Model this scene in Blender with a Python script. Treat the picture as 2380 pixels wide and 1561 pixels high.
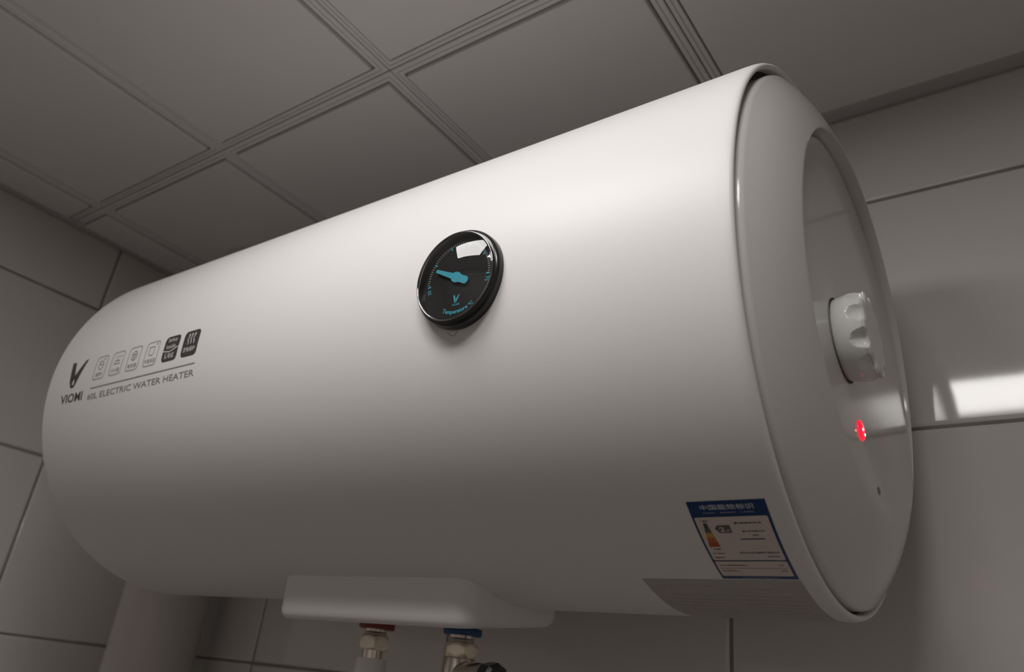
import bpy, bmesh, math, random
from math import sin, cos, pi, radians, hypot
from mathutils import Vector, Matrix

random.seed(7)
scene = bpy.context.scene
COL = scene.collection
for o in list(bpy.data.objects):
    bpy.data.objects.remove(o, do_unlink=True)

# ---------------------------------------------------------------- measures
ZC = 2.40                       # ceiling height above the floor
XL, XR = -0.7066, 1.258         # left and right wall faces
YB, YF = 0.0054, -1.5257        # back and front wall faces
TR, TXR = 0.18876, 0.4223       # heater radius, x of its right rim
TY, TZ = -0.20333, ZC - 0.35197  # heater axis
ROW = 0.246

# ---------------------------------------------------------------- camera
cam_d = bpy.data.cameras.new('camera')
cam = bpy.data.objects.new('camera', cam_d)
COL.objects.link(cam)
right = Vector((0.81610646, 0.56781693, 0.10749034))
down = Vector((-0.16081889, 0.40179763, -0.90149651))
fwd = Vector((-0.55507434, 0.71843065, 0.41922533))
m = Matrix((right, -down, -fwd)).transposed().to_4x4()
m.translation = Vector((0.54312, -0.72445, ZC - 0.60737))
cam.matrix_world = m
cam_d.sensor_fit = 'HORIZONTAL'
cam_d.sensor_width = 36.0
cam_d.lens = 1820.898 / 2380 * 36.0
cam_d.clip_start = 0.01
cam_d.dof.use_dof = True
cam_d.dof.focus_distance = 0.53
cam_d.dof.aperture_fstop = 8.5
scene.camera = cam

# ---------------------------------------------------------------- world, view
w = bpy.data.worlds.new('world')
scene.world = w
w.use_nodes = True
w.node_tree.nodes['Background'].inputs[0].default_value = (0.05, 0.05, 0.05, 1)
w.node_tree.nodes['Background'].inputs[1].default_value = 0.0
scene.view_settings.view_transform = 'Standard'
scene.view_settings.look = 'None'
scene.view_settings.gamma = 1.0
scene.view_settings.use_curve_mapping = False
scene.view_settings.exposure = 0.0
LAMPS = ((0.014, 0.286, -0.8833, -0.6113), (0.378, 0.610, -0.915, -0.742))   # lit diffusers in the ceiling: x0, x1, y0, y1
LAMP_STRENGTH = (12.0, 21.0)


# ---------------------------------------------------------------- materials
def material(name, color, rough=0.5, metal=0.0, spec=0.5, vary=0.0, scale=8.0, bump=0.0, bscale=60.0,
             coat=0.0, emit=None, estr=0.0, stretch=(1, 1, 1)):
    mt = bpy.data.materials.new(name)
    mt.use_nodes = True
    nt = mt.node_tree
    b = nt.nodes['Principled BSDF']
    b.inputs['Base Color'].default_value = (*color, 1)
    b.inputs['Roughness'].default_value = rough
    b.inputs['Metallic'].default_value = metal
    b.inputs['Specular IOR Level'].default_value = spec
    b.inputs['Coat Weight'].default_value = coat
    b.inputs['Coat Roughness'].default_value = 0.05
    tc = nt.nodes.new('ShaderNodeTexCoord')
    mp = nt.nodes.new('ShaderNodeMapping')
    mp.inputs['Scale'].default_value = stretch
    nt.links.new(tc.outputs['Object'], mp.inputs['Vector'])
    if vary:
        n = nt.nodes.new('ShaderNodeTexNoise')
        n.inputs['Scale'].default_value = scale
        n.inputs['Detail'].default_value = 3
        nt.links.new(mp.outputs['Vector'], n.inputs['Vector'])
        r = nt.nodes.new('ShaderNodeValToRGB')
        r.color_ramp.elements[0].position = 0.3
        r.color_ramp.elements[1].position = 0.7
        r.color_ramp.elements[0].color = (*[c * (1 - vary) for c in color], 1)
        r.color_ramp.elements[1].color = (*[min(1, c * (1 + vary)) for c in color], 1)
        nt.links.new(n.outputs['Fac'], r.inputs['Fac'])
        nt.links.new(r.outputs['Color'], b.inputs['Base Color'])
    if bump:
        n2 = nt.nodes.new('ShaderNodeTexNoise')
        n2.inputs['Scale'].default_value = bscale
        n2.inputs['Detail'].default_value = 2
        nt.links.new(mp.outputs['Vector'], n2.inputs['Vector'])
        bp = nt.nodes.new('ShaderNodeBump')
        bp.inputs['Strength'].default_value = bump
        bp.inputs['Distance'].default_value = 0.002
        nt.links.new(n2.outputs['Fac'], bp.inputs['Height'])
        nt.links.new(bp.outputs['Normal'], b.inputs['Normal'])
    if emit:
        b.inputs['Emission Color'].default_value = (*emit, 1)
        b.inputs['Emission Strength'].default_value = estr
    return mt


def glass_material(name):
    mt = bpy.data.materials.new(name)
    mt.use_nodes = True
    nt = mt.node_tree
    nt.nodes.remove(nt.nodes['Principled BSDF'])
    out = nt.nodes['Material Output']
    tr = nt.nodes.new('ShaderNodeBsdfTransparent')
    tr.inputs[0].default_value = (0.96, 0.97, 0.97, 1)
    gl = nt.nodes.new('ShaderNodeBsdfGlossy')
    gl.inputs['Roughness'].default_value = 0.02
    lw = nt.nodes.new('ShaderNodeLayerWeight')          # Schlick reflectance, the same from both sides
    lw.inputs['Blend'].default_value = 0.5
    pw = nt.nodes.new('ShaderNodeMath')
    pw.operation = 'POWER'
    pw.inputs[1].default_value = 5.0
    nt.links.new(lw.outputs['Facing'], pw.inputs[0])
    fr = nt.nodes.new('ShaderNodeMath')
    fr.operation = 'MULTIPLY_ADD'
    fr.inputs[1].default_value = 0.92
    fr.inputs[2].default_value = 0.068
    nt.links.new(pw.outputs[0], fr.inputs[0])
    mx = nt.nodes.new('ShaderNodeMixShader')
    nt.links.new(fr.outputs[0], mx.inputs[0])
    nt.links.new(tr.outputs[0], mx.inputs[1])
    nt.links.new(gl.outputs[0], mx.inputs[2])
    nt.links.new(mx.outputs[0], out.inputs['Surface'])
    return mt


M = dict(
    tile=material('glazed_tile', (0.67, 0.64, 0.615), 0.06, vary=0.02, scale=5, bump=0.02, bscale=9, spec=0.45),
    grout=material('grout', (0.12, 0.105, 0.095), 0.9, vary=0.2, scale=40),
    floor=material('floor_tile', (0.29, 0.25, 0.235), 0.25, vary=0.1, scale=6),
    wallcore=material('wall_mortar', (0.25, 0.225, 0.21), 0.9, vary=0.15, scale=25),
    panel=material('painted_metal_panel', (0.78, 0.755, 0.75), 0.38, vary=0.02, scale=4, bump=0.01, bscale=150),
    trim=material('ceiling_trim_shade_grey', (0.54, 0.515, 0.505), 0.5, vary=0.02, spec=0.3),  # wall-edge shade is painted into this grey, darker than the panels
    slab=material('ceiling_slab', (0.12, 0.11, 0.10), 0.9, vary=0.1),
    tank=material('satin_white_enamel', (0.78, 0.766, 0.755), 0.42, spec=0.28, vary=0.006, scale=3, bump=0.01, bscale=300),
    cap=material('glossy_white_plastic', (0.66, 0.645, 0.625), 0.13, spec=0.36, vary=0.006, scale=4),
    knob=material('knob_plastic', (0.74, 0.74, 0.735), 0.16, vary=0.01, scale=20),
    cover=material('white_abs_plastic', (0.77, 0.75, 0.73), 0.6, spec=0.2, vary=0.01, scale=12),
    dark=material('dark_gap', (0.03, 0.028, 0.026), 0.8, vary=0.1),
    black=material('black_plastic', (0.012, 0.012, 0.013), 0.22, vary=0.1, scale=30),
    dial=material('dial_black', (0.005, 0.004, 0.0045), 0.7, spec=0.2, vary=0.1, scale=30),
    cyan=material('dial_cyan_paint', (0.032, 0.31, 0.41), 0.5, vary=0.03, scale=50),
    tickgrey=material('dial_grey_paint', (0.24, 0.24, 0.26), 0.5, vary=0.03, scale=50),
    lensrim=material('polished_lens_edge', (0.40, 0.39, 0.39), 0.12, metal=1.0, vary=0.03, scale=50),
    glass=glass_material('clear_lens'),
    led=material('indicator_red_lens', (0.55, 0.0, 0.02), 0.15, vary=0.1, scale=300, emit=(1.0, 0.01, 0.035), estr=1.3),
    ledhot=material('indicator_filament', (1.0, 0.5, 0.5), 0.3, vary=0.05, emit=(1.0, 0.45, 0.42), estr=4.0),
    ink=material('print_dark_grey', (0.055, 0.05, 0.05), 0.5, vary=0.1, scale=60),
    inkmid=material('print_mid_grey', (0.25, 0.237, 0.23), 0.5, vary=0.08, scale=60),
    inklight=material('print_light_grey', (0.40, 0.385, 0.375), 0.5, vary=0.05, scale=60),
    inkwhite=material('print_white', (0.62, 0.60, 0.59), 0.5, vary=0.03, scale=60),
    blue=material('label_blue', (0.009, 0.04, 0.15), 0.35, vary=0.05, scale=60),
    paper=material('label_paper', (0.68, 0.585, 0.545), 0.4, vary=0.02, scale=60),
    text=material('label_black_ink', (0.03, 0.025, 0.03), 0.5, vary=0.1, scale=60),
    lblue=material('label_pale_lettering', (0.50, 0.53, 0.60), 0.5, vary=0.03, scale=60),
    band0=material('band_dark_green', (0.05, 0.06, 0.05), 0.5, vary=0.05, scale=60),
    band1=material('band_green', (0.09, 0.11, 0.08), 0.5, vary=0.05, scale=60),
    band2=material('band_yellow', (0.55, 0.31, 0.07), 0.5, vary=0.05, scale=60),
    band3=material('band_orange', (0.50, 0.13, 0.025), 0.5, vary=0.05, scale=60),
    band4=material('band_red_orange', (0.42, 0.075, 0.02), 0.5, vary=0.05, scale=60),
    arrow=material('arrow_olive', (0.13, 0.125, 0.10), 0.5, vary=0.05, scale=60),
    warn=material('warning_label_grey', (0.42, 0.385, 0.375), 0.35, vary=0.03, scale=30),
    warntext=material('warning_label_print', (0.66, 0.61, 0.60), 0.4, vary=0.03, scale=60),
    red=material('red_plastic_collar', (0.20, 0.028, 0.010), 0.5, vary=0.08, scale=60),
    bluep=material('blue_plastic_collar', (0.010, 0.06, 0.19), 0.45, vary=0.08, scale=60),
    chrome=material('nickel_plated_brass', (0.62, 0.56, 0.50), 0.16, metal=1.0, vary=0.05, scale=80),
    nut=material('brushed_nut_metal', (0.78, 0.70, 0.58), 0.38, metal=0.75, vary=0.04, scale=80),
    pipe=material('white_pvc_pipe', (0.60, 0.56, 0.53), 0.3, vary=0.02, scale=10),
    ppr=material('white_ppr_pipe', (0.78, 0.75, 0.74), 0.35, vary=0.02, scale=20),
    steel=material('galvanised_bracket', (0.45, 0.45, 0.46), 0.4, metal=0.9, vary=0.08, scale=40),
    lampframe=material('lamp_frame_white', (0.75, 0.74, 0.73), 0.35, vary=0.02),
    lamp0=material('lamp_diffuser_square', (0.9, 0.9, 0.9), 0.4, vary=0.01, emit=(1.0, 0.972, 0.945), estr=LAMP_STRENGTH[0]),
    lamp1=material('lamp_diffuser_long', (0.9, 0.9, 0.9), 0.4, vary=0.01, emit=(1.0, 0.972, 0.945), estr=LAMP_STRENGTH[1]),
)


# ---------------------------------------------------------------- helpers
def tag(o, label=None, cat=None, group=None, kind=None):
    if label: o['label'] = label
    if cat: o['category'] = cat
    if group: o['group'] = group
    if kind: o['kind'] = kind
    return o


def empty(name, loc, label, cat, group=None):
    o = bpy.data.objects.new(name, None)
    o.empty_display_size = 0.05
    COL.objects.link(o)
    o.location = loc
    return tag(o, label, cat, group)


def link(name, me, mat, parent=None, smooth=None):
    if mat is not None and not me.materials:
        me.materials.append(mat)
    if smooth is not None:
        me.polygons.foreach_set('use_smooth', [True] * len(me.polygons))
        me.set_sharp_from_angle(angle=radians(smooth))
    o = bpy.data.objects.new(name, me)
    COL.objects.link(o)
    if parent is not None:
        o.parent = parent
    return o


def mesh(name, verts, faces):
    me = bpy.data.meshes.new(name)
    me.from_pydata([tuple(v) for v in verts], [], faces)
    me.update()
    return me


def part(name, vf, mat, parent, smooth=None, off=None):
    """mesh part; OFF is subtracted from its vertices (parent's location)"""
    v, f = vf
    if off is not None:
        v = [(a[0] - off[0], a[1] - off[1], a[2] - off[2]) for a in v]
    return link(name, mesh(name, v, f), mat, parent, smooth)


def join(*vfs):
    V, F = [], []
    for v, f in vfs:
        n = len(V)
        V += list(v)
        F += [tuple(i + n for i in q) for q in f]
    return V, F


def box(x0, x1, y0, y1, z0, z1):
    v = [(x, y, z) for x in (x0, x1) for y in (y0, y1) for z in (z0, z1)]
    f = [(0, 1, 3, 2), (4, 6, 7, 5), (0, 4, 5, 1), (2, 3, 7, 6), (0, 2, 6, 4), (1, 5, 7, 3)]
    return v, f


def bevel_box(x0, x1, y0, y1, z0, z1, r=0.003, seg=2):
    bm = bmesh.new()
    v, f = box(x0, x1, y0, y1, z0, z1)
    bv = [bm.verts.new(p) for p in v]
    for q in f: bm.faces.new([bv[i] for i in q])
    bmesh.ops.recalc_face_normals(bm, faces=bm.faces)
    bmesh.ops.bevel(bm, geom=list(bm.edges), offset=r, segments=seg, profile=0.5, affect='EDGES')
    bm.verts.index_update()
    out = [tuple(p.co) for p in bm.verts], [tuple(x.index for x in q.verts) for q in bm.faces]
    bm.free()
    return out


def lathe(profile, center, axis, up, n=64, closed_ends=True):
    """revolve (h, r) pairs about AXIS through CENTER"""
    c = Vector(center); a = Vector(axis).normalized(); u = Vector(up)
    u = (u - a * u.dot(a)).normalized()
    s = a.cross(u)
    V, F, rings = [], [], []
    for h, r in profile:
        if r < 1e-7:
            rings.append([len(V)]); V.append(c + a * h)
        else:
            st = len(V)
            for k in range(n):
                t = 2 * pi * k / n
                V.append(c + a * h + u * (r * cos(t)) + s * (r * sin(t)))
            rings.append(list(range(st, st + n)))
    for A, B in zip(rings, rings[1:]):
        if len(A) == 1 and len(B) == 1: continue
        for k in range(n):
            k2 = (k + 1) % n
            if len(A) == 1: F.append((A[0], B[k], B[k2]))
            elif len(B) == 1: F.append((A[k], B[0], A[k2]))
            else: F.append((A[k], B[k], B[k2], A[k2]))
    return V, F


def flipped(vf): return vf[0], [tuple(reversed(q)) for q in vf[1]]


def tube(path, r, n=20):
    P = [Vector(p) for p in path]
    V, F = [], []
    ref = Vector((1, 0, 0))
    for i, p in enumerate(P):
        d = (P[min(i + 1, len(P) - 1)] - P[max(i - 1, 0)]).normalized()
        e = (ref - d * ref.dot(d)).normalized()
        g = d.cross(e)
        for k in range(n):
            t = 2 * pi * k / n
            V.append(p + e * (r * cos(t)) + g * (r * sin(t)))
    for i in range(len(P) - 1):
        for k in range(n):
            k2 = (k + 1) % n
            F.append((i * n + k, i * n + k2, (i + 1) * n + k2, (i + 1) * n + k))
    F.append(tuple(range(n))[::-1]); F.append(tuple(range((len(P) - 1) * n, len(P) * n)))
    return V, F


_text_cache = {}


def text2d(s, bold=0.0):
    """flat filled glyphs, normalised so that the ink box is (0..aspect, 0..1)"""
    key = (s, bold)
    if key in _text_cache: return _text_cache[key]
    cu = bpy.data.curves.new('t', 'FONT')
    cu.body = s; cu.size = 1.0; cu.resolution_u = 2
    cu.offset = bold
    ob = bpy.data.objects.new('t', cu)
    COL.objects.link(ob)
    dg = bpy.context.evaluated_depsgraph_get()
    dg.update()
    me = ob.evaluated_get(dg).to_mesh()
    v = [(p.co.x, p.co.y) for p in me.vertices]
    f = [tuple(q.vertices) for q in me.polygons]
    ob.evaluated_get(dg).to_mesh_clear()
    bpy.data.objects.remove(ob); bpy.data.curves.remove(cu)
    x0 = min(p[0] for p in v); x1 = max(p[0] for p in v)
    y0 = min(p[1] for p in v); y1 = max(p[1] for p in v)
    H = y1 - y0
    out = [((p[0] - x0) / H, (p[1] - y0) / H) for p in v], f, (x1 - x0) / H
    _text_cache[key] = out
    return out


def text_in(s, x0, x1, y0, y1, bold=0.0):
    """glyphs stretched into a box -> 2D (verts, faces)"""
    v, f, a = text2d(s, bold)
    return [(x0 + p[0] / a * (x1 - x0), y0 + p[1] * (y1 - y0)) for p in v], f


def rrect(x0, x1, y0, y1, r, n=4):
    pts = []
    for cx, cy, a0 in ((x1 - r, y1 - r, 0), (x0 + r, y1 - r, 90), (x0 + r, y0 + r, 180), (x1 - r, y0 + r, 270)):
        for k in range(n + 1):
            t = radians(a0 + 90 * k / n)
            pts.append((cx + r * cos(t), cy + r * sin(t)))
    return pts


def poly(pts):
    return list(pts), [tuple(range(len(pts)))]


def ring2d(outer, inner):
    n = len(outer)
    return list(outer) + list(inner), [(k, (k + 1) % n, n + (k + 1) % n, n + k) for k in range(n)]


def stroke(pts, wd):
    """flat polyline of width wd"""
    V, F = [], []
    for i, p in enumerate(pts):
        a = pts[max(i - 1, 0)]; b = pts[min(i + 1, len(pts) - 1)]
        dx, dy = b[0] - a[0], b[1] - a[1]; L = hypot(dx, dy) or 1
        nx, ny = -dy / L * wd / 2, dx / L * wd / 2
        V += [(p[0] + nx, p[1] + ny), (p[0] - nx, p[1] - ny)]
    for i in range(len(pts) - 1):
        F.append((2 * i, 2 * i + 1, 2 * i + 3, 2 * i + 2))
    return V, F


def grid2d(x0, x1, y0, y1, nx, ny):
    V = [(x0 + (x1 - x0) * i / nx, y0 + (y1 - y0) * j / ny) for j in range(ny + 1) for i in range(nx + 1)]
    F = [(j * (nx + 1) + i, j * (nx + 1) + i + 1, (j + 1) * (nx + 1) + i + 1, (j + 1) * (nx + 1) + i)
         for j in range(ny) for i in range(nx)]
    return V, F


# ================================================================ room shell
def structure(name, vf, mat, parent=None):
    o = part(name, vf, mat, parent)
    if parent is None: o['kind'] = 'structure'
    return o


structure('floor', box(XL - 0.12, XR + 0.12, YF - 0.12, YB + 0.12, -0.1, 0.0), M['floor'])
ceiling = structure('ceiling', box(XL - 0.12, XR + 0.12, YF - 0.12, YB + 0.12, ZC + 0.045, ZC + 0.14), M['slab'])
T = 0.0013   # grout lies this far behind the tile faces
wall_back = structure('wall_back', box(XL - 0.12, XR + 0.12, YB + T, YB + 0.12, 0, ZC + 0.045), M['wallcore'])
wall_left = structure('wall_left', box(XL - 0.12, XL - T, YF - T, YB + T, 0, ZC + 0.045), M['wallcore'])
wall_right = structure('wall_right', box(XR + T, XR + 0.12, YF - T, YB + T, 0, ZC + 0.045), M['wallcore'])
wall_front = structure('wall_front', box(XL - 0.12, XR + 0.12, YF - 0.12, YF - T, 0, ZC + 0.045), M['wallcore'])

# wall tiles: pillow-edged slabs, the face in local +z, one mesh for each size
_tiles = {}


def tile_mesh(wd, ht):
    key = (round(wd, 4), round(ht, 4))
    if key in _tiles: return _tiles[key]
    g = 0.0011
    V, F = [], []
    prof = ((0, -0.007), (0, -0.0024), (0.0008, -0.0009), (0.0024, -0.0002), (0.0042, 0.0))
    for ins, z in prof:
        a, b = wd / 2 - g - ins, ht / 2 - g - ins
        V += [(-a, -b, z), (a, -b, z), (a, b, z), (-a, b, z)]
    for i in range(len(prof) - 1):
        for k in range(4):
            k2 = (k + 1) % 4
            F.append((i * 4 + k, i * 4 + k2, i * 4 + 4 + k2, i * 4 + 4 + k))
    n = (len(prof) - 1) * 4
    F.append((n, n + 1, n + 2, n + 3))
    me = mesh('tile', V, F)
    me.polygons.foreach_set('use_smooth', [True] * len(F))
    at = me.attributes.new('sharp_edge', 'BOOLEAN', 'EDGE')      # the glazed face itself is flat
    for e in me.edges: at.data[e.index].value = e.vertices[0] >= n and e.vertices[1] >= n
    me.materials.append(M['tile'])
    _tiles[key] = me
    return me


zs = [ZC + 0.022, ZC - 0.1075]
while zs[-1] > 0.0:
    zs.append(max(0.0, zs[-1] - ROW))
xs = [XL, -0.392, -0.062, 0.268, 0.598, 0.928, XR]
ys = [YB, -0.2057, -0.5357, -0.8657, -1.1957, YF]
rng = random.Random(3)


def tile_wall(wall, axis, edges, face, sign):
    for a, b in zip(edges, edges[1:]):
        for z1, z0 in zip(zs, zs[1:]):
            if abs(z1 - z0) < 0.02: continue
            o = bpy.data.objects.new('tile', tile_mesh(abs(b - a), z1 - z0))
            COL.objects.link(o)
            o.parent = wall
            mid = (a + b) / 2
            tilt = Matrix.Rotation(rng.uniform(-1, 1) * 0.0012, 4, 'X') @ Matrix.Rotation(rng.uniform(-1, 1) * 0.0012, 4, 'Y')
            if axis == 'x':     # wall spans x, face normal = sign * y
                R = Matrix(((-sign, 0, 0), (0, 0, sign), (0, 1, 0))).to_4x4()
                loc = Vector((mid, face, (z0 + z1) / 2))
            else:
                R = Matrix(((0, 0, sign), (sign, 0, 0), (0, 1, 0))).to_4x4()
                loc = Vector((face, mid, (z0 + z1) / 2))
            o.matrix_world = Matrix.Translation(loc) @ R @ tilt


tile_wall(wall_back, 'x', xs, YB, -1)
tile_wall(wall_front, 'x', xs, YF, 1)
tile_wall(wall_left, 'y', ys, XL, 1)
tile_wall(wall_right, 'y', ys, XR, -1)

# ceiling panels with an embossed border
TRW = 0.028
px = [XL + TRW, -0.6, -0.3, 0.0, 0.3, 0.6, 0.9, 1.2, XR - TRW]
py = [YB - TRW, -0.2973, -0.5973, -0.8973, -1.1973, -1.4973, YF + TRW]
py[-2:] = [YF + TRW]
_pan = {}


def panel_mesh(wd, dp, cut):
    key = (round(wd, 4), round(dp, 4), cut)
    if key in _pan: return _pan[key]
    prof = ((0.0007, 0.020), (0.0007, 0.0052), (0.0018, 0.0036), (0.0052, 0.0036), (0.0056, 0.0052), (0.0064, 0.0052), (0.0068, 0.0036),
            (0.0108, 0.0036), (0.0112, 0.0120), (0.0138, 0.0120), (0.0142, 0.0008), (0.0150, 0.0))
    V, F = [], []
    l, r, f, b = cut            # 1 where the side lies against a wall trim
    for ins, z in prof:
        x0 = -wd / 2 + (0 if l else ins); x1 = wd / 2 - (0 if r else ins)
        y0 = -dp / 2 + (0 if f else ins); y1 = dp / 2 - (0 if b else ins)
        V += [(x0, y0, z), (x0, y1, z), (x1, y1, z), (x1, y0, z)]
    for i in range(len(prof) - 1):
        for k in range(4):
            k2 = (k + 1) % 4
            q = (i * 4 + k, i * 4 + k2, i * 4 + 4 + k2, i * 4 + 4 + k)
            side = 'lbrf'[k]
            if dict(l=l, r=r, f=f, b=b)[side] and i > 0: continue
            F.append(q)
    n = (len(prof) - 1) * 4
    F.append((n, n + 1, n + 2, n + 3))
    me = mesh('ceiling_panel', V, F)
    me.materials.append(M['panel'])
    _pan[key] = me
    return me


for i in range(len(px) - 1):
    for j in range(len(py) - 1):
        wd, dp = px[i + 1] - px[i], py[j] - py[j + 1]
        if (i, j) == (3, 2): continue          # a lamp takes this cell
        cut = (int(i == 0), int(i == len(px) - 2), int(j == len(py) - 2), int(j == 0))
        o = bpy.data.objects.new('ceiling_panel', panel_mesh(wd, dp, cut))
        COL.objects.link(o)
        o.parent = ceiling
        o.location = ((px[i] + px[i + 1]) / 2, (py[j] + py[j + 1]) / 2, ZC)


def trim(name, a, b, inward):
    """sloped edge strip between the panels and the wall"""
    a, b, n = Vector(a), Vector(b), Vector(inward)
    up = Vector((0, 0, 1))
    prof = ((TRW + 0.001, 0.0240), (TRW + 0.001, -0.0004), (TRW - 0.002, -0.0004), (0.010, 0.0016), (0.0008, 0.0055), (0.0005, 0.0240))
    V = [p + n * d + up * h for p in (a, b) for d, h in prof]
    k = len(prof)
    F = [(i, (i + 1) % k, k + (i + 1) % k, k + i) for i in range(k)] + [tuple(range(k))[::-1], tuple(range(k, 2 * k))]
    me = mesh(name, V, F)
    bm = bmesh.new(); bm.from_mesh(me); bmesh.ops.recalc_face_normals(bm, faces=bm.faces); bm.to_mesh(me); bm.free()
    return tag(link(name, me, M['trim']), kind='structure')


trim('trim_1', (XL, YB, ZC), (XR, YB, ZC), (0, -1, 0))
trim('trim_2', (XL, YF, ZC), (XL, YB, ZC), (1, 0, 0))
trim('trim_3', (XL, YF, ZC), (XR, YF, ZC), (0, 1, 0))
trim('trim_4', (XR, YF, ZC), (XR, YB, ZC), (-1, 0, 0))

# ---------------------------------------------------------------- ceiling lamps (seen as reflections and light)
for (lx0, lx1, ly0, ly1), flush, lab in zip(LAMPS, (True, False), ('square flush panel lamp set in the ceiling grid before the tank', 'small surface-mounted panel lamp on the ceiling over the right end of the tank')):
    lamp = empty('ceiling_light', ((lx0 + lx1) / 2, (ly0 + ly1) / 2, ZC), lab, 'lamp')
    lo = lamp.location.copy()
    rings = ((-0.0134, 0.014), (-0.0134, -0.001), (-0.002, -0.0025), (0, -0.001), (0, 0.002)) if flush else ((-0.02, 0.0), (-0.02, -0.012), (-0.004, -0.014), (0, -0.012), (0, -0.009))
    zd = ZC + (0.0005 if flush else -0.0105)
    V, F = [], []
    for (ins, z) in rings:
        V += [(lx0 + ins, ly0 + ins, ZC + z), (lx1 - ins, ly0 + ins, ZC + z), (lx1 - ins, ly1 - ins, ZC + z), (lx0 + ins, ly1 - ins, ZC + z)]
    for i in range(4):
        for k in range(4):
            F.append((i * 4 + k, i * 4 + (k + 1) % 4, i * 4 + 4 + (k + 1) % 4, i * 4 + 4 + k))
    part('frame', (V, F), M['lampframe'], lamp, None, lo)
    part('diffuser', ([(lx0, ly0, zd), (lx0, ly1, zd), (lx1, ly1, zd), (lx1, ly0, zd)], [(0, 1, 2, 3)]), M['lamp0' if flush else 'lamp1'], lamp, None, lo)

# ================================================================ water heater
heater = empty('water_heater', (0.0, TY, TZ - TR), 'white horizontal cylindrical electric water heater mounted on the tiled wall', 'water heater')
heater.rotation_euler = (0, -0.0009, -0.00219)
HO = heater.location.copy()
AX = (1, 0, 0)
UPV = (0, 0, 1)


def TRX(x):
    """the drum widens very slightly to the right"""
    return TR + 0.0020 * max(0.0, min(1.0, (x + 0.31) / 0.73))


def CY(x, s, h=0.0):
    """point on the tank: x along the axis, s = arc length up from the front, h above the shell"""
    t = s / TR
    R_ = TRX(x) + h
    return Vector((x, TY - R_ * cos(t), TZ + R_ * sin(t)))


def on_tank(vf, h):
    v, f = vf
    return [CY(p[0], p[1], h) for p in v], f


def sliced(vf, step=0.002):
    """cut flat artwork into strips along the arc so that it can follow the round shell"""
    v, f = vf
    if max(p[1] for p in v) - min(p[1] for p in v) < 0.005: return vf
    bm = bmesh.new()
    bv = [bm.verts.new((p[0], p[1], 0)) for p in v]
    for q in f:
        try: bm.faces.new([bv[i] for i in q])
        except ValueError: pass
    s0, s1 = min(p[1] for p in v), max(p[1] for p in v)
    k = math.ceil(s0 / step + 0.01)
    while k * step < s1 - 1e-5:
        bmesh.ops.bisect_plane(bm, geom=list(bm.verts) + list(bm.edges) + list(bm.faces), dist=1e-7, plane_co=(0, k * step, 0), plane_no=(0, 1, 0))
        k += 1
    bm.verts.index_update()
    out = [(p.co.x, p.co.y) for p in bm.verts], [tuple(x.index for x in q.verts) for q in bm.faces]
    bm.free()
    return out


def print_part(name, vf, h, mat, parent):
    return part(name, on_tank(sliced(vf), h), mat, parent, None, HO)


# shell: flattened dome on the left, rolled lip on the right
prof = []
a_, n_, xe = 0.0313, 2.992, -0.3395
for k in range(33):
    u = pi / 2 * k / 32
    prof.append((xe + a_ - a_ * cos(u) ** (2 / 2.2), TR * sin(u) ** (2 / n_)))
prof[0] = (xe, 0.0)
prof += [(-0.1, TR), (0.15, TR), (TXR - 0.010, TR), (TXR - 0.0050, TR - 0.0002), (TXR - 0.0022, TR - 0.0007), (TXR - 0.0007, TR - 0.0015), (TXR, TR - 0.0026), (TXR - 0.0001, TR - 0.0034), (TXR - 0.0008, TR - 0.0042), (TXR - 0.0025, TR - 0.0046), (TXR - 0.014, TR - 0.0048), (TXR - 0.0145, 0.10), (TXR - 0.0145, 0.0)]
prof = [(x, r * TRX(x) / TR) for x, r in prof]
part('tank_shell', lathe(prof, (0, TY, TZ), AX, UPV, 160), M['tank'], heater, 40, HO)

# end cap with a shallow circular recess that deepens towards the top
RC, CB, CM, COFF = 0.18159, 0.03036, 4.538, 0.00085
RREC = 0.138


def dome(r): return TXR + COFF + CB * (1 - min(r / RC, 1) ** CM)


X_RIM = dome(RREC)


def smooth(a, b, x):
    t = max(0, min(1, (x - a) / (b - a)))
    return t * t * (3 - 2 * t)


def plane_x(z): return X_RIM - 0.0095 * (z + 0.076) / 0.214


def cap_x(y, z):
    r = hypot(y, z)
    d = dome(r)
    if r > RREC + 0.0002: return d
    p, q = plane_x(z), 0.0007
    a, b = min(d, p), abs(d - p)
    return a - q * math.log(1 + math.exp(-b / q)) + q * math.log(2) * math.exp(-b / q)


NA = 240
CSC = 1.0095
CDZ = -0.0017          # the cap sits a little low in its seat
rr = [0.138 * k / 30 for k in range(1, 30)] + [RREC - 0.0044, RREC - 0.0034, RREC - 0.0030]
V, F, rings = [(cap_x(0, 0), TY, TZ + CDZ)], [], []


def cap_ring(fn):
    st = len(V)
    for k in range(NA):
        t = 2 * pi * k / NA
        x, r = fn(cos(t), sin(t))
        V.append((x, TY + CSC * r * cos(t), TZ + CDZ + CSC * r * sin(t)))
    rings.append(st)


for r in rr: cap_ring(lambda c, s, r=r: (cap_x(r * c, r * s), r))


def rim_ring(r, frac):
    def fn(c, s):
        z = r * s
        d = dome(r)
        fl = groove_x(r, c, s) if r < RREC else groove_x(RREC, c, s)
        return fl + (d - fl) * frac, r
    return fn


def groove_x(r, c, s):
    f = cap_x(r * c, r * s)
    return f - 0.0045 * smooth(0.0006, 0.0030, dome(r) - f)


def groove_ring(r):
    def fn(c, s):
        return groove_x(r, c, s), r
    return fn


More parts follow.
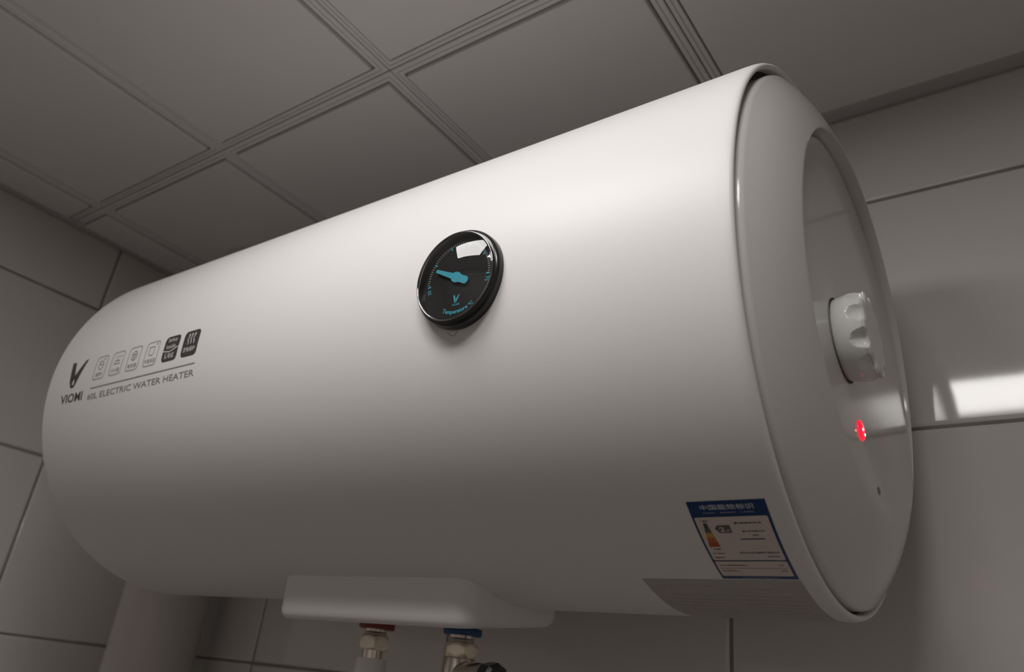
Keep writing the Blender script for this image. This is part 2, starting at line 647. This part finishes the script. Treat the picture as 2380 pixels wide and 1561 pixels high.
cap_ring(groove_ring(RREC - 0.0027))
cap_ring(groove_ring(RREC - 0.0004))
cap_ring(rim_ring(RREC - 0.0002, 0.15))
cap_ring(rim_ring(RREC, 0.80))
cap_ring(rim_ring(RREC + 0.0004, 0.95))
for r in (RREC + 0.0012, RREC + 0.003, 0.144, 0.148, 0.152, 0.156, 0.160, 0.164, 0.168, 0.171, 0.174, 0.1765, 0.1785, 0.180):
    cap_ring(lambda c, s, r=r: (dome(r), r))
cap_ring(lambda c, s: (TXR - 0.0005, 0.1808))
cap_ring(lambda c, s: (TXR - 0.013, 0.1808))
for k in range(NA):
    F.append((0, rings[0] + k, rings[0] + (k + 1) % NA))
for A, B in zip(rings, rings[1:]):
    for k in range(NA):
        k2 = (k + 1) % NA
        F.append((A + k, B + k, B + k2, A + k2))
part('end_cap', (V, F), M['cap'], heater, 38, HO)

part('seam_gap_shade', lathe([(TXR - 0.0075, 0.1790), (TXR - 0.0075, 0.1880)], (0, TY, TZ), AX, UPV, 120), M['dark'], heater, None, HO)  # dark ring added for the shade in the gap round the cap

# thermostat knob: round body with ten thumb scallops round its face
KY, KZ = -0.0675, -0.0392
kc = Vector((plane_x(KZ), TY + KY, TZ + KZ))
kn = Vector((1, 0, 0.0095 / 0.214)).normalized()
ku = (Vector((0, 0, 1)) - kn * kn.z).normalized()
ks = kn.cross(ku)
NK = 240
V, F, rings = [], [], []
kprof = [(-0.002, 0.0242), (0.0005, 0.0250), (0.004, 0.0258)] + [(0.006 + 0.0008 * q, 0.0261 + 0.0007 * sin(q * 0.3)) for q in range(14)] + \
        [(0.0171, 0.0263), (0.0177, 0.0259), (0.0181, 0.0254), (0.0184, 0.0247), (0.0186, 0.0238), (0.0187, 0.0226), (0.0187, 0.0212), (0.0187, 0.0196), (0.0187, 0.014), (0.0187, 0.007)]
for h, r in kprof:
    st = len(V)
    for k in range(NK):
        t = 2 * pi * k / NK
        d = (((10 * t / (2 * pi)) + 0.25) % 1.0 - 0.5) * 2 * pi / 10 * 0.0262     # arc distance to the nearest thumb dimple
        e = max(0.0, 0.0056 ** 2 - d * d - (0.8 * (h - 0.0168)) ** 2)
        rv = max(min(r, 0.0196), r - 0.72 * math.sqrt(e)) if r > 0.0196 else r
        V.append(kc + kn * h + ku * (rv * cos(t)) + ks * (rv * sin(t)))
    rings.append(st)
for A, B in zip(rings, rings[1:]):
    for k in range(NK):
        k2 = (k + 1) % NK
        F.append((A + k, A + k2, B + k2, B + k))
V.append(kc + kn * 0.0187)
for k in range(NK): F.append((rings[-1] + k, rings[-1] + (k + 1) % NK, len(V) - 1))
knob = part('thermostat_knob', (V, F), M['knob'], heater, 42, HO)
# dark gap round the foot of the knob
part('knob_gap', lathe([(0.0004, 0.0264), (0.0004, 0.022)], kc, kn, ku, 64), M['dark'], knob, None, HO)


# indicator lamp and vent slot, set on the cap
def on_cap(y, z, h=0.0):
    e = 0.0015
    x = cap_x(y, z)
    n = Vector((1, -(cap_x(y + e, z) - cap_x(y - e, z)) / (2 * e), -(cap_x(y, z + e) - cap_x(y, z - e)) / (2 * e))).normalized()
    return Vector((x, TY + y, TZ + z)) + n * h, n


lc, ln = on_cap(-0.0470, -0.0895)
led = part('indicator_light', lathe([(-0.001, 0.0062), (0.0004, 0.0062), (0.0011, 0.0056), (0.0016, 0.0035), (0.0018, 0)], lc, ln, UPV, 40), M['led'], heater, 60, HO)
for dy, dz in ((-0.0022, -0.0004), (0.0016, -0.0024)):
    part('filament', lathe([(0.0016, 0.0010), (0.0021, 0.0007), (0.0022, 0)], lc + Vector((0, dy, dz)), ln, UPV, 16), M['ledhot'], led, 60, HO)
hc, hn = on_cap(-0.0175, -0.1180)
part('vent_slot', lathe([(0.0003, 0.0026), (0.0003, 0.0)], hc, hn, UPV, 24), M['inkmid'], heater, None, HO)

# ---------------------------------------------------------------- thermometer
GX, GS = 0.2415, -0.0140
gt = GS / TR
gc = CY(GX, GS)
gn = Vector((0, -cos(gt), sin(gt)))
gu = Vector((0, sin(gt), cos(gt)))
gr = Vector((1, 0, 0))
therm = part('thermometer', lathe([(-0.0045, 0.0334), (-0.001, 0.0339), (0.0030, 0.0339), (0.0044, 0.0335), (0.0054, 0.0327), (0.0060, 0.0317), (0.0062, 0.0307), (0.0050, 0.0304), (0.0024, 0.0302), (0.0022, 0.0)], gc, gn, gu, 96), M['black'], heater, 35, HO)
therm['label'] = 'round black thermometer with blue needle on the tank front'


def on_dial(vf, h):
    v, f = vf
    return [gc + gr * p[0] + gu * p[1] + gn * h for p in v], f


def dial_part(name, vf, h, mat): return part(name, on_dial(vf, h), mat, therm, None, HO)


dial_part('dial_face', poly([(0.0300 * cos(2 * pi * k / 64), 0.0300 * sin(2 * pi * k / 64)) for k in range(64)]), 0.0030, M['dial'])
minor, major = [], []
for k in range(51):
    a = radians(184 - 188 * k / 50)
    big = k % 10 == 0
    r0, r1, wd = (0.0228, 0.0256, 0.0010) if big else (0.0240, 0.0259, 0.00055)
    (major if big else minor).append(stroke([(r0 * cos(a), r0 * sin(a)), (r1 * cos(a), r1 * sin(a))], wd))
dial_part('minor_scale', join(*minor), 0.0032, M['tickgrey'])
dial_part('major_scale', join(*major), 0.0032, M['cyan'])


def arc_text(s, ang_mid, rad, h, flip=False, bold=0.01):
    """text bent round the dial centre: tops point inward when flip (bottom of the dial), else outward"""
    v, f, asp = text2d(s, bold)
    out = []
    for x, y in v:
        u = (x - asp / 2) * h
        if flip:
            a = ang_mid + u / rad
            r = rad - (y - 0.5) * h
        else:
            a = ang_mid - u / rad
            r = rad + (y - 0.5) * h
        out.append((r * cos(a), r * sin(a)))
    return out, f


dial_part('dial_lettering', join(arc_text('Temperature', radians(-91), 0.0238, 0.0038, True, 0.03),
                                 arc_text('°C', radians(-59), 0.0236, 0.0028, True, 0.03),
                                 arc_text('30', radians(193.5), 0.0242, 0.0028),
                                 arc_text('75', radians(-13), 0.0242, 0.0028),
                                 text_in('VIOMI', -0.0030, 0.0030, -0.0193, -0.0179, 0.01)), 0.0032, M['cyan'])


def emblem(x0, x1, y0, y1):
    """two long ears meeting in a V with a small open loop at the foot"""
    W, H = x1 - x0, y1 - y0
    P = lambda a, b: (x0 + a * W, y0 + b * H)
    left = poly([P(0.0, 1.0), P(0.24, 0.98), P(0.42, 0.46), P(0.34, 0.30), P(0.20, 0.20)])
    rightear = poly([P(1.0, 1.0), P(0.84, 0.97), P(0.42, 0.46), P(0.50, 0.26), P(0.64, 0.22)])
    loop = ring2d([P(0.20, 0.24), P(0.30, 0.04), P(0.43, 0.0), P(0.56, 0.05), P(0.66, 0.26), P(0.53, 0.44), P(0.42, 0.46), P(0.31, 0.44)],
                  [P(0.37, 0.22), P(0.38, 0.14), P(0.43, 0.11), P(0.48, 0.14), P(0.49, 0.22), P(0.46, 0.30), P(0.43, 0.34), P(0.40, 0.30)])
    return join(left, rightear, loop)


dial_part('dial_emblem', emblem(-0.0026, 0.0026, -0.0174, -0.0118), 0.0032, M['cyan'])


def needle_outline():
    a = radians(155)
    d, n = (cos(a), sin(a)), (-sin(a), cos(a))
    pts = []
    for t, w_ in ((0.0200, 0.0006), (0.0196, 0.0011), (0.0045, 0.0020), (0.0030, 0.0033), (0.0, 0.0037), (-0.0030, 0.0026), (-0.0080, 0.0026), (-0.0094, 0.0019), (-0.0100, 0.0008)):
        pts.append((t, w_))
    up = [(d[0] * t + n[0] * w_, d[1] * t + n[1] * w_) for t, w_ in pts]
    dn = [(d[0] * t - n[0] * w_, d[1] * t - n[1] * w_) for t, w_ in reversed(pts)]
    return up + dn


no = needle_outline()
k = len(no)
V = [gc + gr * p[0] + gu * p[1] + gn * h for h in (0.0040, 0.0047) for p in no]
F = [tuple(range(k, 2 * k))[::-1], tuple(range(k))] + [(i, k + i, k + (i + 1) % k, (i + 1) % k) for i in range(k)]
part('needle', (V, F), M['cyan'], therm, None, HO)
gl = [(0.0050, 0.0306), (0.0070, 0.0306), (0.0077, 0.0303), (0.0081, 0.0296)]
for i in range(1, 15):
    r = 0.0296 * (1 - i / 14)
    gl.append((0.0081 + 0.0082 * (1 - (r / 0.0296) ** 2), r))
gl[-1] = (gl[-1][0], 0.0)
part('lens_rim', lathe([(0.0078 + 0.00055 * sin(2 * pi * k / 8), 0.0306 + 0.00055 * cos(2 * pi * k / 8)) for k in range(9)], gc, gn, gu, 96), M['lensrim'], therm, 60, HO)
part('glass_lens', flipped(lathe(gl, gc, gn, gu, 96)), M['glass'], therm, 60, HO)

print_part('film_tab', stroke([(0.2315, -0.0475), (0.2335, -0.0497), (0.2362, -0.0508), (0.2385, -0.0500), (0.2390, -0.0480)], 0.00035), 0.00015, M['inkmid'], heater)

# ---------------------------------------------------------------- prints on the left of the tank
PH = 0.00015
print_part('emblem', emblem(-0.2725, -0.2410, -0.0214, 0.0077), PH, M['ink'], heater)
print_part('brand_lettering', text_in('VIOMI', -0.2772, -0.2342, -0.0362, -0.0268, 0.02), PH, M['ink'], heater)
print_part('capacity_lettering', text_in('60L ELECTRIC WATER HEATER', -0.2236, -0.0476, -0.0376, -0.0316, 0.012), PH, M['inkmid'], heater)
print_part('rule_line', poly([(-0.2210, -0.0269), (-0.0482, -0.0269), (-0.0482, -0.0257), (-0.2210, -0.0257)]), PH, M['inkmid'], heater)


def circle2d(cx, cy, r0, r1, n=20):
    o = [(cx + r1 * cos(2 * pi * k / n), cy + r1 * sin(2 * pi * k / n)) for k in range(n)]
    i = [(cx + r0 * cos(2 * pi * k / n), cy + r0 * sin(2 * pi * k / n)) for k in range(n)]
    return ring2d(o, i)


IX = [-0.2217, -0.1921, -0.1625, -0.1329, -0.1025, -0.0728]
S0, S1, IW = -0.0184, 0.0060, 0.0226
LW = 0.0011
cap_txt = ['速热', '大水量', '智控温', '中温保温']
for i in range(4):
    x0 = IX[i]; x1 = x0 + IW - 0.001
    xm = (x0 + x1) / 2
    o = print_part('feature_icon', ring2d(rrect(x0, x1, S0, S1, 0.004), rrect(x0 + LW, x1 - LW, S0 + LW, S1 - LW, 0.0034)), PH, M['inklight'], heater)
    if i == 0:
        pic = join(circle2d(xm, -0.0040, 0.0040, 0.0048), stroke([(xm - 0.004, 0.0005), (xm - 0.001, -0.004), (xm + 0.004, -0.003)], 0.0008), stroke([(xm + 0.002, 0.002), (xm + 0.006, 0.0025)], 0.0008))
    elif i == 1:
        pic = join(stroke([(xm - 0.0055, -0.0068), (xm + 0.0055, -0.0068)], 0.0010), stroke([(xm - 0.0045, -0.0045), (xm, -0.0030), (xm + 0.0045, -0.0045)], 0.0012),
                   *[stroke([(xm + d, -0.0010), (xm + d + 0.0006, 0.0018)], 0.0006) for d in (-0.004, -0.001, 0.002, 0.005)])
    elif i == 2:
        pic = join(circle2d(xm, -0.0035, 0.0040, 0.0050), circle2d(xm, -0.0035, 0.0012, 0.0022),
                   *[stroke([(xm + 0.0020 * cos(a), -0.0035 + 0.0020 * sin(a)), (xm + 0.0042 * cos(a), -0.0035 + 0.0042 * sin(a))], 0.0007) for a in (0.5, 2.6, 4.7)])
    else:
        pic = join(stroke([(xm - 0.0045, 0.0004), (xm - 0.0045, -0.0065), (xm - 0.003, -0.0078), (xm + 0.002, -0.0078), (xm + 0.0035, -0.0065), (xm + 0.0035, -0.0005)], 0.0008),
                   stroke([(xm - 0.0055, 0.0004), (xm + 0.0040, 0.0004)], 0.0008), stroke([(xm + 0.0058, 0.0015), (xm + 0.0058, 0.0042)], 0.0008), stroke([(xm + 0.0045, 0.0028), (xm + 0.0071, 0.0028)], 0.0008))
    print_part('pictogram', pic, PH, M['inkmid'], o)
    wd = 0.0062 if i == 0 else 0.0075 if i < 3 else 0.0086
    print_part('caption', text_in(cap_txt[i], xm - wd, xm + wd, -0.0153, -0.0113), PH, M['inkmid'], o)
for i in (4, 5):
    x0 = IX[i]; x1 = x0 + IW + 0.0006
    xm = (x0 + x1) / 2
    o = print_part('feature_icon', poly(rrect(x0, x1, S0, S1, 0.0042)), PH, M['ink'], heater)
    o['label'] = 'dark feature icon with pale print'
    if i == 4:
        print_part('pictogram', join(stroke([(x0, -0.0078), (xm - 0.001, -0.0094), (x1, -0.0058)], 0.0010)), PH * 2, M['inkwhite'], o)
        print_part('caption', join(text_in('Safety', x0 + 0.0048, x1 - 0.0040, -0.0006, 0.0040, 0.01), text_in('Inside', x0 + 0.0042, x1 - 0.0046, -0.0062, -0.0022, 0.01),
                                   text_in('防电墙', x0 + 0.0046, x1 - 0.0046, -0.0158, -0.0106, 0.01)), PH * 2, M['inkwhite'], o)
    else:
        wv = []
        for d in (-0.0042, 0.0, 0.0042):
            wv.append(stroke([(xm + d + 0.0009 * sin(q * 1.1), -0.0068 + 0.0094 * q / 8) for q in range(9)], 0.0011))
            wv.append(poly([(xm + d - 0.0002, 0.0034), (xm + d + 0.0024, 0.0020), (xm + d - 0.0010, 0.0012)]))
        print_part('pictogram', join(*wv), PH * 2, M['inkwhite'], o)
        print_part('caption', text_in('漏电保护', x0 + 0.0030, x1 - 0.0032, -0.0142, -0.0096, 0.01), PH * 2, M['inkwhite'], o)

# ---------------------------------------------------------------- energy label
E0, E1, EB, ET = 0.3680, 0.4115, -0.2290, -0.1668      # x0, x1, bottom arc, top arc
EW, EH = E1 - E0, ET - EB


def L(vf):
    v, f = vf
    return [(E0 + p[0] * EW, ET - p[1] * EH) for p in v], f       # u right 0..1, v down 0..1


def ltext(s, u0, u1, v0, v1, bold=0.0):
    v, f = text_in(s, u0, u1, 0, 1, bold)
    return L(([(p[0], v1 + (v0 - v1) * p[1]) for p in v], f))


elabel = print_part('energy_label', grid2d(E0, E1, EB, ET, 1, 16), PH, M['blue'], heater)
elabel['label'] = 'blue bordered energy label with white panel and coloured scale'


def panel2d(u0, u1, v0, v1, ny, cr=0.022):
    """rounded white field as rows so that it follows the tank"""
    V, F = [], []
    rows = [v0, v0 + cr * 0.13, v0 + cr * 0.35, v0 + cr * 0.68] + [v0 + cr * 0.68 + (v1 - v0 - cr * 1.36) * k / ny for k in range(1, ny + 1)] + [v1 - cr * 0.35, v1 - cr * 0.13, v1]
    for v in rows:
        d = min(v - v0, v1 - v) / (cr * 0.68)
        ins = 0 if d >= 1 else cr * (1 - math.sqrt(max(0, 1 - (1 - d) ** 2)))
        V += [(u0 + ins, v), (u1 - ins, v)]
    for i in range(len(rows) - 1):
        F.append((2 * i, 2 * i + 2, 2 * i + 3, 2 * i + 1))
    return L((V, F))


print_part('white_panel', panel2d(0.030, 0.965, 0.170, 0.705, 8), PH * 2, M['paper'], elabel)
print_part('white_panel', panel2d(0.030, 0.965, 0.722, 0.945, 4), PH * 2, M['paper'], elabel)
print_part('heading', join(ltext('中国能效标识', 0.155, 0.845, 0.036, 0.094, 0.018), ltext('CHINA', 0.17, 0.33, 0.117, 0.131), ltext('ENERGY', 0.40, 0.60, 0.117, 0.131),
                           ltext('LABEL', 0.66, 0.83, 0.117, 0.131)), PH * 2, M['lblue'], elabel)
# coloured scale, five bands widening downwards
vv = [0.235, 0.285, 0.345, 0.400, 0.465, 0.520]
for i in range(5):
    hw = lambda v: 0.022 + (v - 0.235) / 0.285 * 0.050
    cx = 0.142
    a, b = vv[i], vv[i + 1]
    print_part('scale_band', L(poly([(cx - hw(a), a), (cx + hw(a), a), (cx + hw(b), b), (cx - hw(b), b)])), PH * 3, M['band%d' % i], elabel)
arrow = print_part('grade_arrow', L(poly([(0.245, 0.300), (0.290, 0.262), (0.450, 0.262), (0.450, 0.352), (0.290, 0.352)])), PH * 3, M['arrow'], elabel)
print_part('grade_lettering', join(ltext('2', 0.305, 0.375, 0.280, 0.336, 0.03), ltext('级', 0.388, 0.430, 0.306, 0.336)), PH * 4, M['paper'], elabel)
tx = [ltext('耗能低', 0.095, 0.190, 0.200, 0.221, 0.01), ltext('耗能高', 0.105, 0.200, 0.540, 0.562, 0.01),
      ltext('依据国家标准', 0.530, 0.860, 0.232, 0.252, 0.012), L(poly([(0.520, 0.228), (0.545, 0.228), (0.530, 0.268)])),
      ltext('佛山市电器公司', 0.575, 0.860, 0.326, 0.347, 0.012), ltext('VEW', 0.690, 0.770, 0.376, 0.395, 0.012),
      ltext('生产者名称：', 0.070, 0.235, 0.598, 0.620, 0.005), ltext('规格型号：', 0.070, 0.210, 0.655, 0.677, 0.008),
      ltext('佛山市云米电器科技有限公司', 0.430, 0.925, 0.590, 0.614, 0.012), ltext('VEW606', 0.760, 0.910, 0.645, 0.664, 0.012),
      ltext('24小时固有能耗系数(ε)', 0.070, 0.440, 0.768, 0.792, 0.006), ltext('0.7', 0.850, 0.910, 0.768, 0.788, 0.006),
      ltext('热水输出率(μ)', 0.070, 0.290, 0.852, 0.875, 0.006), ltext('60%', 0.840, 0.915, 0.852, 0.870, 0.006)]
print_part('printed_text', join(*tx), PH * 3, M['text'], elabel)
print_part('rule_line', join(L(poly([(0.520, 0.424), (0.830, 0.424), (0.830, 0.436), (0.520, 0.436)]))), PH * 3, M['blue'], elabel)
print_part('rule_line', L(poly([(0.060, 0.822), (0.930, 0.822), (0.930, 0.826), (0.060, 0.826)])), PH * 3, M['band4'], elabel)
print_part('footer', ltext('中国标准化研究院 中国能效标识网', 0.28, 0.76, 0.965, 0.982), PH * 2, M['lblue'], elabel)

# grey warning label under it
wl = print_part('warning_label', grid2d(0.3155, 0.4119, -0.345, -0.2303, 1, 20), PH, M['warn'], heater)
wl['label'] = 'grey warning label curving under the tank'
rows = [ltext('安全使用注意事项', 0, 1, 0, 1)]
rows = [text_in('警告：安装使用前请仔细阅读说明书', 0.3250, 0.3640, -0.2405, -0.2372),
        text_in('请可靠接地', 0.3790, 0.3980, -0.2440, -0.2412)]
for r in range(6):
    s0 = -0.2500 - 0.0062 * r
    rows.append(text_in('使用前请注满水后再通电加热以免损坏', 0.3250, 0.3600, s0 - 0.0030, s0))
    rows.append(text_in('禁止自行拆卸维修本产品以免发生危险', 0.3700, 0.4040, s0 - 0.0030, s0))
print_part('printed_text', join(*rows), PH * 2, M['warntext'], wl)

# ---------------------------------------------------------------- plastic cover under the tank
CX0, CX1, CYF, CYB = -0.0325, 0.1790, -0.2655, -0.1410
ZB = ZC - 0.5662
out0 = rrect(CX0, CX1, CYF, CYB, 0.016, 6)
n = len(out0)
cxm, cym = (CX0 + CX1) / 2, (CYF + CYB) / 2
V, F = [], []
for ins, z in ((-0.001, ZB + 0.060), (0.0, ZB + 0.0080), (0.0008, ZB + 0.0046), (0.0025, ZB + 0.0020), (0.0052, ZB + 0.0005), (0.0085, ZB)):
    for p in rrect(CX0 + ins, CX1 - ins, CYF + ins, CYB - ins, max(0.003, 0.016 - ins * 0.6), 6): V.append((p[0], p[1], z + (p[1] - CYF) * 0.135))
for i in range(5):
    for k in range(n):
        F.append((i * n + k, i * n + n + k, i * n + n + (k + 1) % n, i * n + (k + 1) % n))
F.append(tuple(range(5 * n, 6 * n))[::-1])
part('pipe_cover', (V, F), M['cover'], heater, 50, HO)

# outlets with coloured collars and threads
HX, KX = 0.0318, 0.1268


def thread(r, z0, z1, cx):
    p = [(z0, r * 0.94)]
    nt_ = 5
    for i in range(nt_):
        a = z0 + (z1 - z0) * i / nt_; b = z0 + (z1 - z0) * (i + 0.5) / nt_
        p += [(a, r * 0.94), (b, r)]
    p += [(z1, r * 0.94)]
    return lathe(p, (cx, TY, 0), (0, 0, 1), (0, 1, 0), 40)


collar = [(0.0, 0.007), (0.0, 0.0148), (0.0008, 0.0154), (0.0047, 0.0154), (0.0055, 0.0148), (0.0055, 0.007)]
part('hot_collar', lathe([(ZC - 0.5644 + h, r) for h, r in collar], (HX, TY, 0), (0, 0, 1), (0, 1, 0), 48), M['red'], heater, 40, HO)['label'] = 'red plastic collar'
part('cold_collar', lathe([(ZC - 0.5652 + h, r) for h, r in collar], (KX, TY, 0), (0, 0, 1), (0, 1, 0), 48), M['bluep'], heater, 40, HO)['label'] = 'blue plastic collar'
part('outlet_nipple', thread(0.0097, ZC - 0.5710, ZC - 0.550, HX), M['chrome'], heater, 25, HO)
part('inlet_nipple', thread(0.0103, ZC - 0.5720, ZC - 0.550, KX), M['chrome'], heater, 25, HO)
part('inlet_sleeve', lathe([(ZC - 0.5600, 0.0), (ZC - 0.5600, 0.0122), (ZC - 0.548, 0.0122)], (KX, TY, 0), (0, 0, 1), (0, 1, 0), 40), M['cover'], heater, 40, HO)
# wall bracket behind the tank
for bx in (-0.22, 0.24):
    part('mounting_bracket', bevel_box(bx, bx + 0.04, TY + TR * 0.82, YB - 0.0003, TZ + 0.05, TZ + 0.10, 0.002, 1), M['steel'], heater, None, HO)


# ================================================================ fittings below the tank
def hex_nut(cx, cy, z0, z1, rc, rot=0.0, ch=0.0022):
    """hexagon with rounded-off corners at both ends"""
    V, F = [], []
    N = 48
    def rad(t): 
        tt = (t - rot) % (pi / 3) - pi / 6
        return rc * cos(pi / 6) / cos(tt)
    ci = rc * cos(pi / 6)
    prof = [(z0, 0.60, 0), (z0, 0.97, 0), (z0 + ch * 0.5, 1.0, 0.45), (z0 + ch, 1.0, 1), (z1 - ch, 1.0, 1), (z1 - ch * 0.5, 1.0, 0.45), (z1, 0.97, 0), (z1, 0.60, 0)]
    for z, f, k in prof:
        for i in range(N):
            t = 2 * pi * i / N + rot
            r = min(rad(t), ci + (rc - ci) * k) * f if k < 1 else rad(t)
            V.append((cx + r * cos(t), cy + r * sin(t), z))
    for a in range(len(prof) - 1):
        for i in range(N):
            j = (i + 1) % N
            F.append((a * N + i, a * N + j, a * N + N + j, a * N + N + i))
    return V, F


hot = empty('hot_water_connector', (HX, TY, ZC - 0.90), 'nickel hex connector with white pipe below the red collar', 'pipe fitting')
ho = hot.location.copy()
part('hex_nut', hex_nut(HX, TY, ZC - 0.5815, ZC - 0.5698, 0.0138, radians(14)), M['nut'], hot, 30, ho)
part('neck', lathe([(ZC - 0.5890, 0.0086), (ZC - 0.5810, 0.0086)], (HX, TY, 0), (0, 0, 1), (0, 1, 0), 40), M['chrome'], hot, 40, ho)
part('pipe_socket', lathe([(ZC - 0.6280, 0.0095), (ZC - 0.6280, 0.0138), (ZC - 0.5890, 0.0130), (ZC - 0.5880, 0.0124), (ZC - 0.5880, 0.0080)], (HX, TY, 0), (0, 0, 1), (0, 1, 0), 48), M['ppr'], hot, 35, ho)
path = [(HX, TY, ZC - 0.62), (HX, TY, ZC - 0.82)] + [(HX, TY + 0.05 * (1 - cos(t)), ZC - 0.82 - 0.05 * sin(t)) for t in (0.3, 0.7, 1.1, 1.4)] + [(HX, TY + 0.05, ZC - 0.87), (HX, YB - 0.001, ZC - 0.87)]
part('pipe', tube(path, 0.0100), M['ppr'], hot, 40, ho)

valve = empty('safety_valve', (KX, TY, ZC - 0.90), 'nickel safety valve with black side cap below the blue collar', 'valve')
vo = valve.location.copy()
part('hex_nut', hex_nut(KX, TY, ZC - 0.5815, ZC - 0.5708, 0.0146, radians(20), 0.0030), M['nut'], valve, 30, vo)
part('valve_body', lathe([(ZC - 0.6500, 0.0), (ZC - 0.6500, 0.0100), (ZC - 0.6400, 0.0122), (ZC - 0.5830, 0.0122), (ZC - 0.5810, 0.0116), (ZC - 0.5810, 0.0)], (KX, TY, 0), (0, 0, 1), (0, 1, 0), 48), M['chrome'], valve, 35, vo)
# side relief outlet, pointing out to the right and towards the room, with a faceted black cap
sd = Vector((0.93, -0.36, -0.02)).normalized()
sc_ = Vector((KX, TY, ZC - 0.5935))
part('side_outlet', lathe([(0.006, 0.0), (0.006, 0.0098), (0.042, 0.0098), (0.0435, 0.0090), (0.0435, 0.0)], sc_, sd, (0, 0, 1), 40), M['chrome'], valve, 35, vo)
capv = part('relief_cap', lathe([(0.0425, 0.0), (0.0425, 0.0104), (0.0440, 0.0112), (0.0550, 0.0110), (0.0580, 0.0086), (0.0580, 0.0)], sc_, sd, (0.2, 0, 1), 8), M['black'], valve, 20, vo)
part('rivet', lathe([(0.0580, 0.0015), (0.0586, 0.0011), (0.0588, 0.0)], sc_, sd, (0, 0, 1), 16), M['chrome'], capv, 50, vo)
path = [(KX, TY, ZC - 0.645), (KX, TY, ZC - 0.82)] + [(KX, TY + 0.05 * (1 - cos(t)), ZC - 0.82 - 0.05 * sin(t)) for t in (0.3, 0.7, 1.1, 1.4)] + [(KX, TY + 0.05, ZC - 0.87), (KX, YB - 0.001, ZC - 0.87)]
part('pipe', tube(path, 0.0090), M['ppr'], valve, 40, vo)

# ================================================================ drain pipe in the corner
PX, PY, PR = -0.5055, -0.072, 0.0566
dp = empty('drain_pipe', (PX, PY, 0.0), 'thick white vertical drain pipe in the tiled corner', 'pipe')
part('pipe_wall', lathe([(0.0, 0.0), (0.0, PR), (ZC - 0.001, PR), (ZC - 0.001, 0.0)], (PX, PY, 0), (0, 0, 1), (0, 1, 0), 64), M['pipe'], dp, 40, dp.location.copy())
part('pipe_coupling', lathe([(0.95, PR), (0.95, PR + 0.005), (1.05, PR + 0.005), (1.05, PR)], (PX, PY, 0), (0, 0, 1), (0, 1, 0), 64), M['pipe'], dp, 40, dp.location.copy())
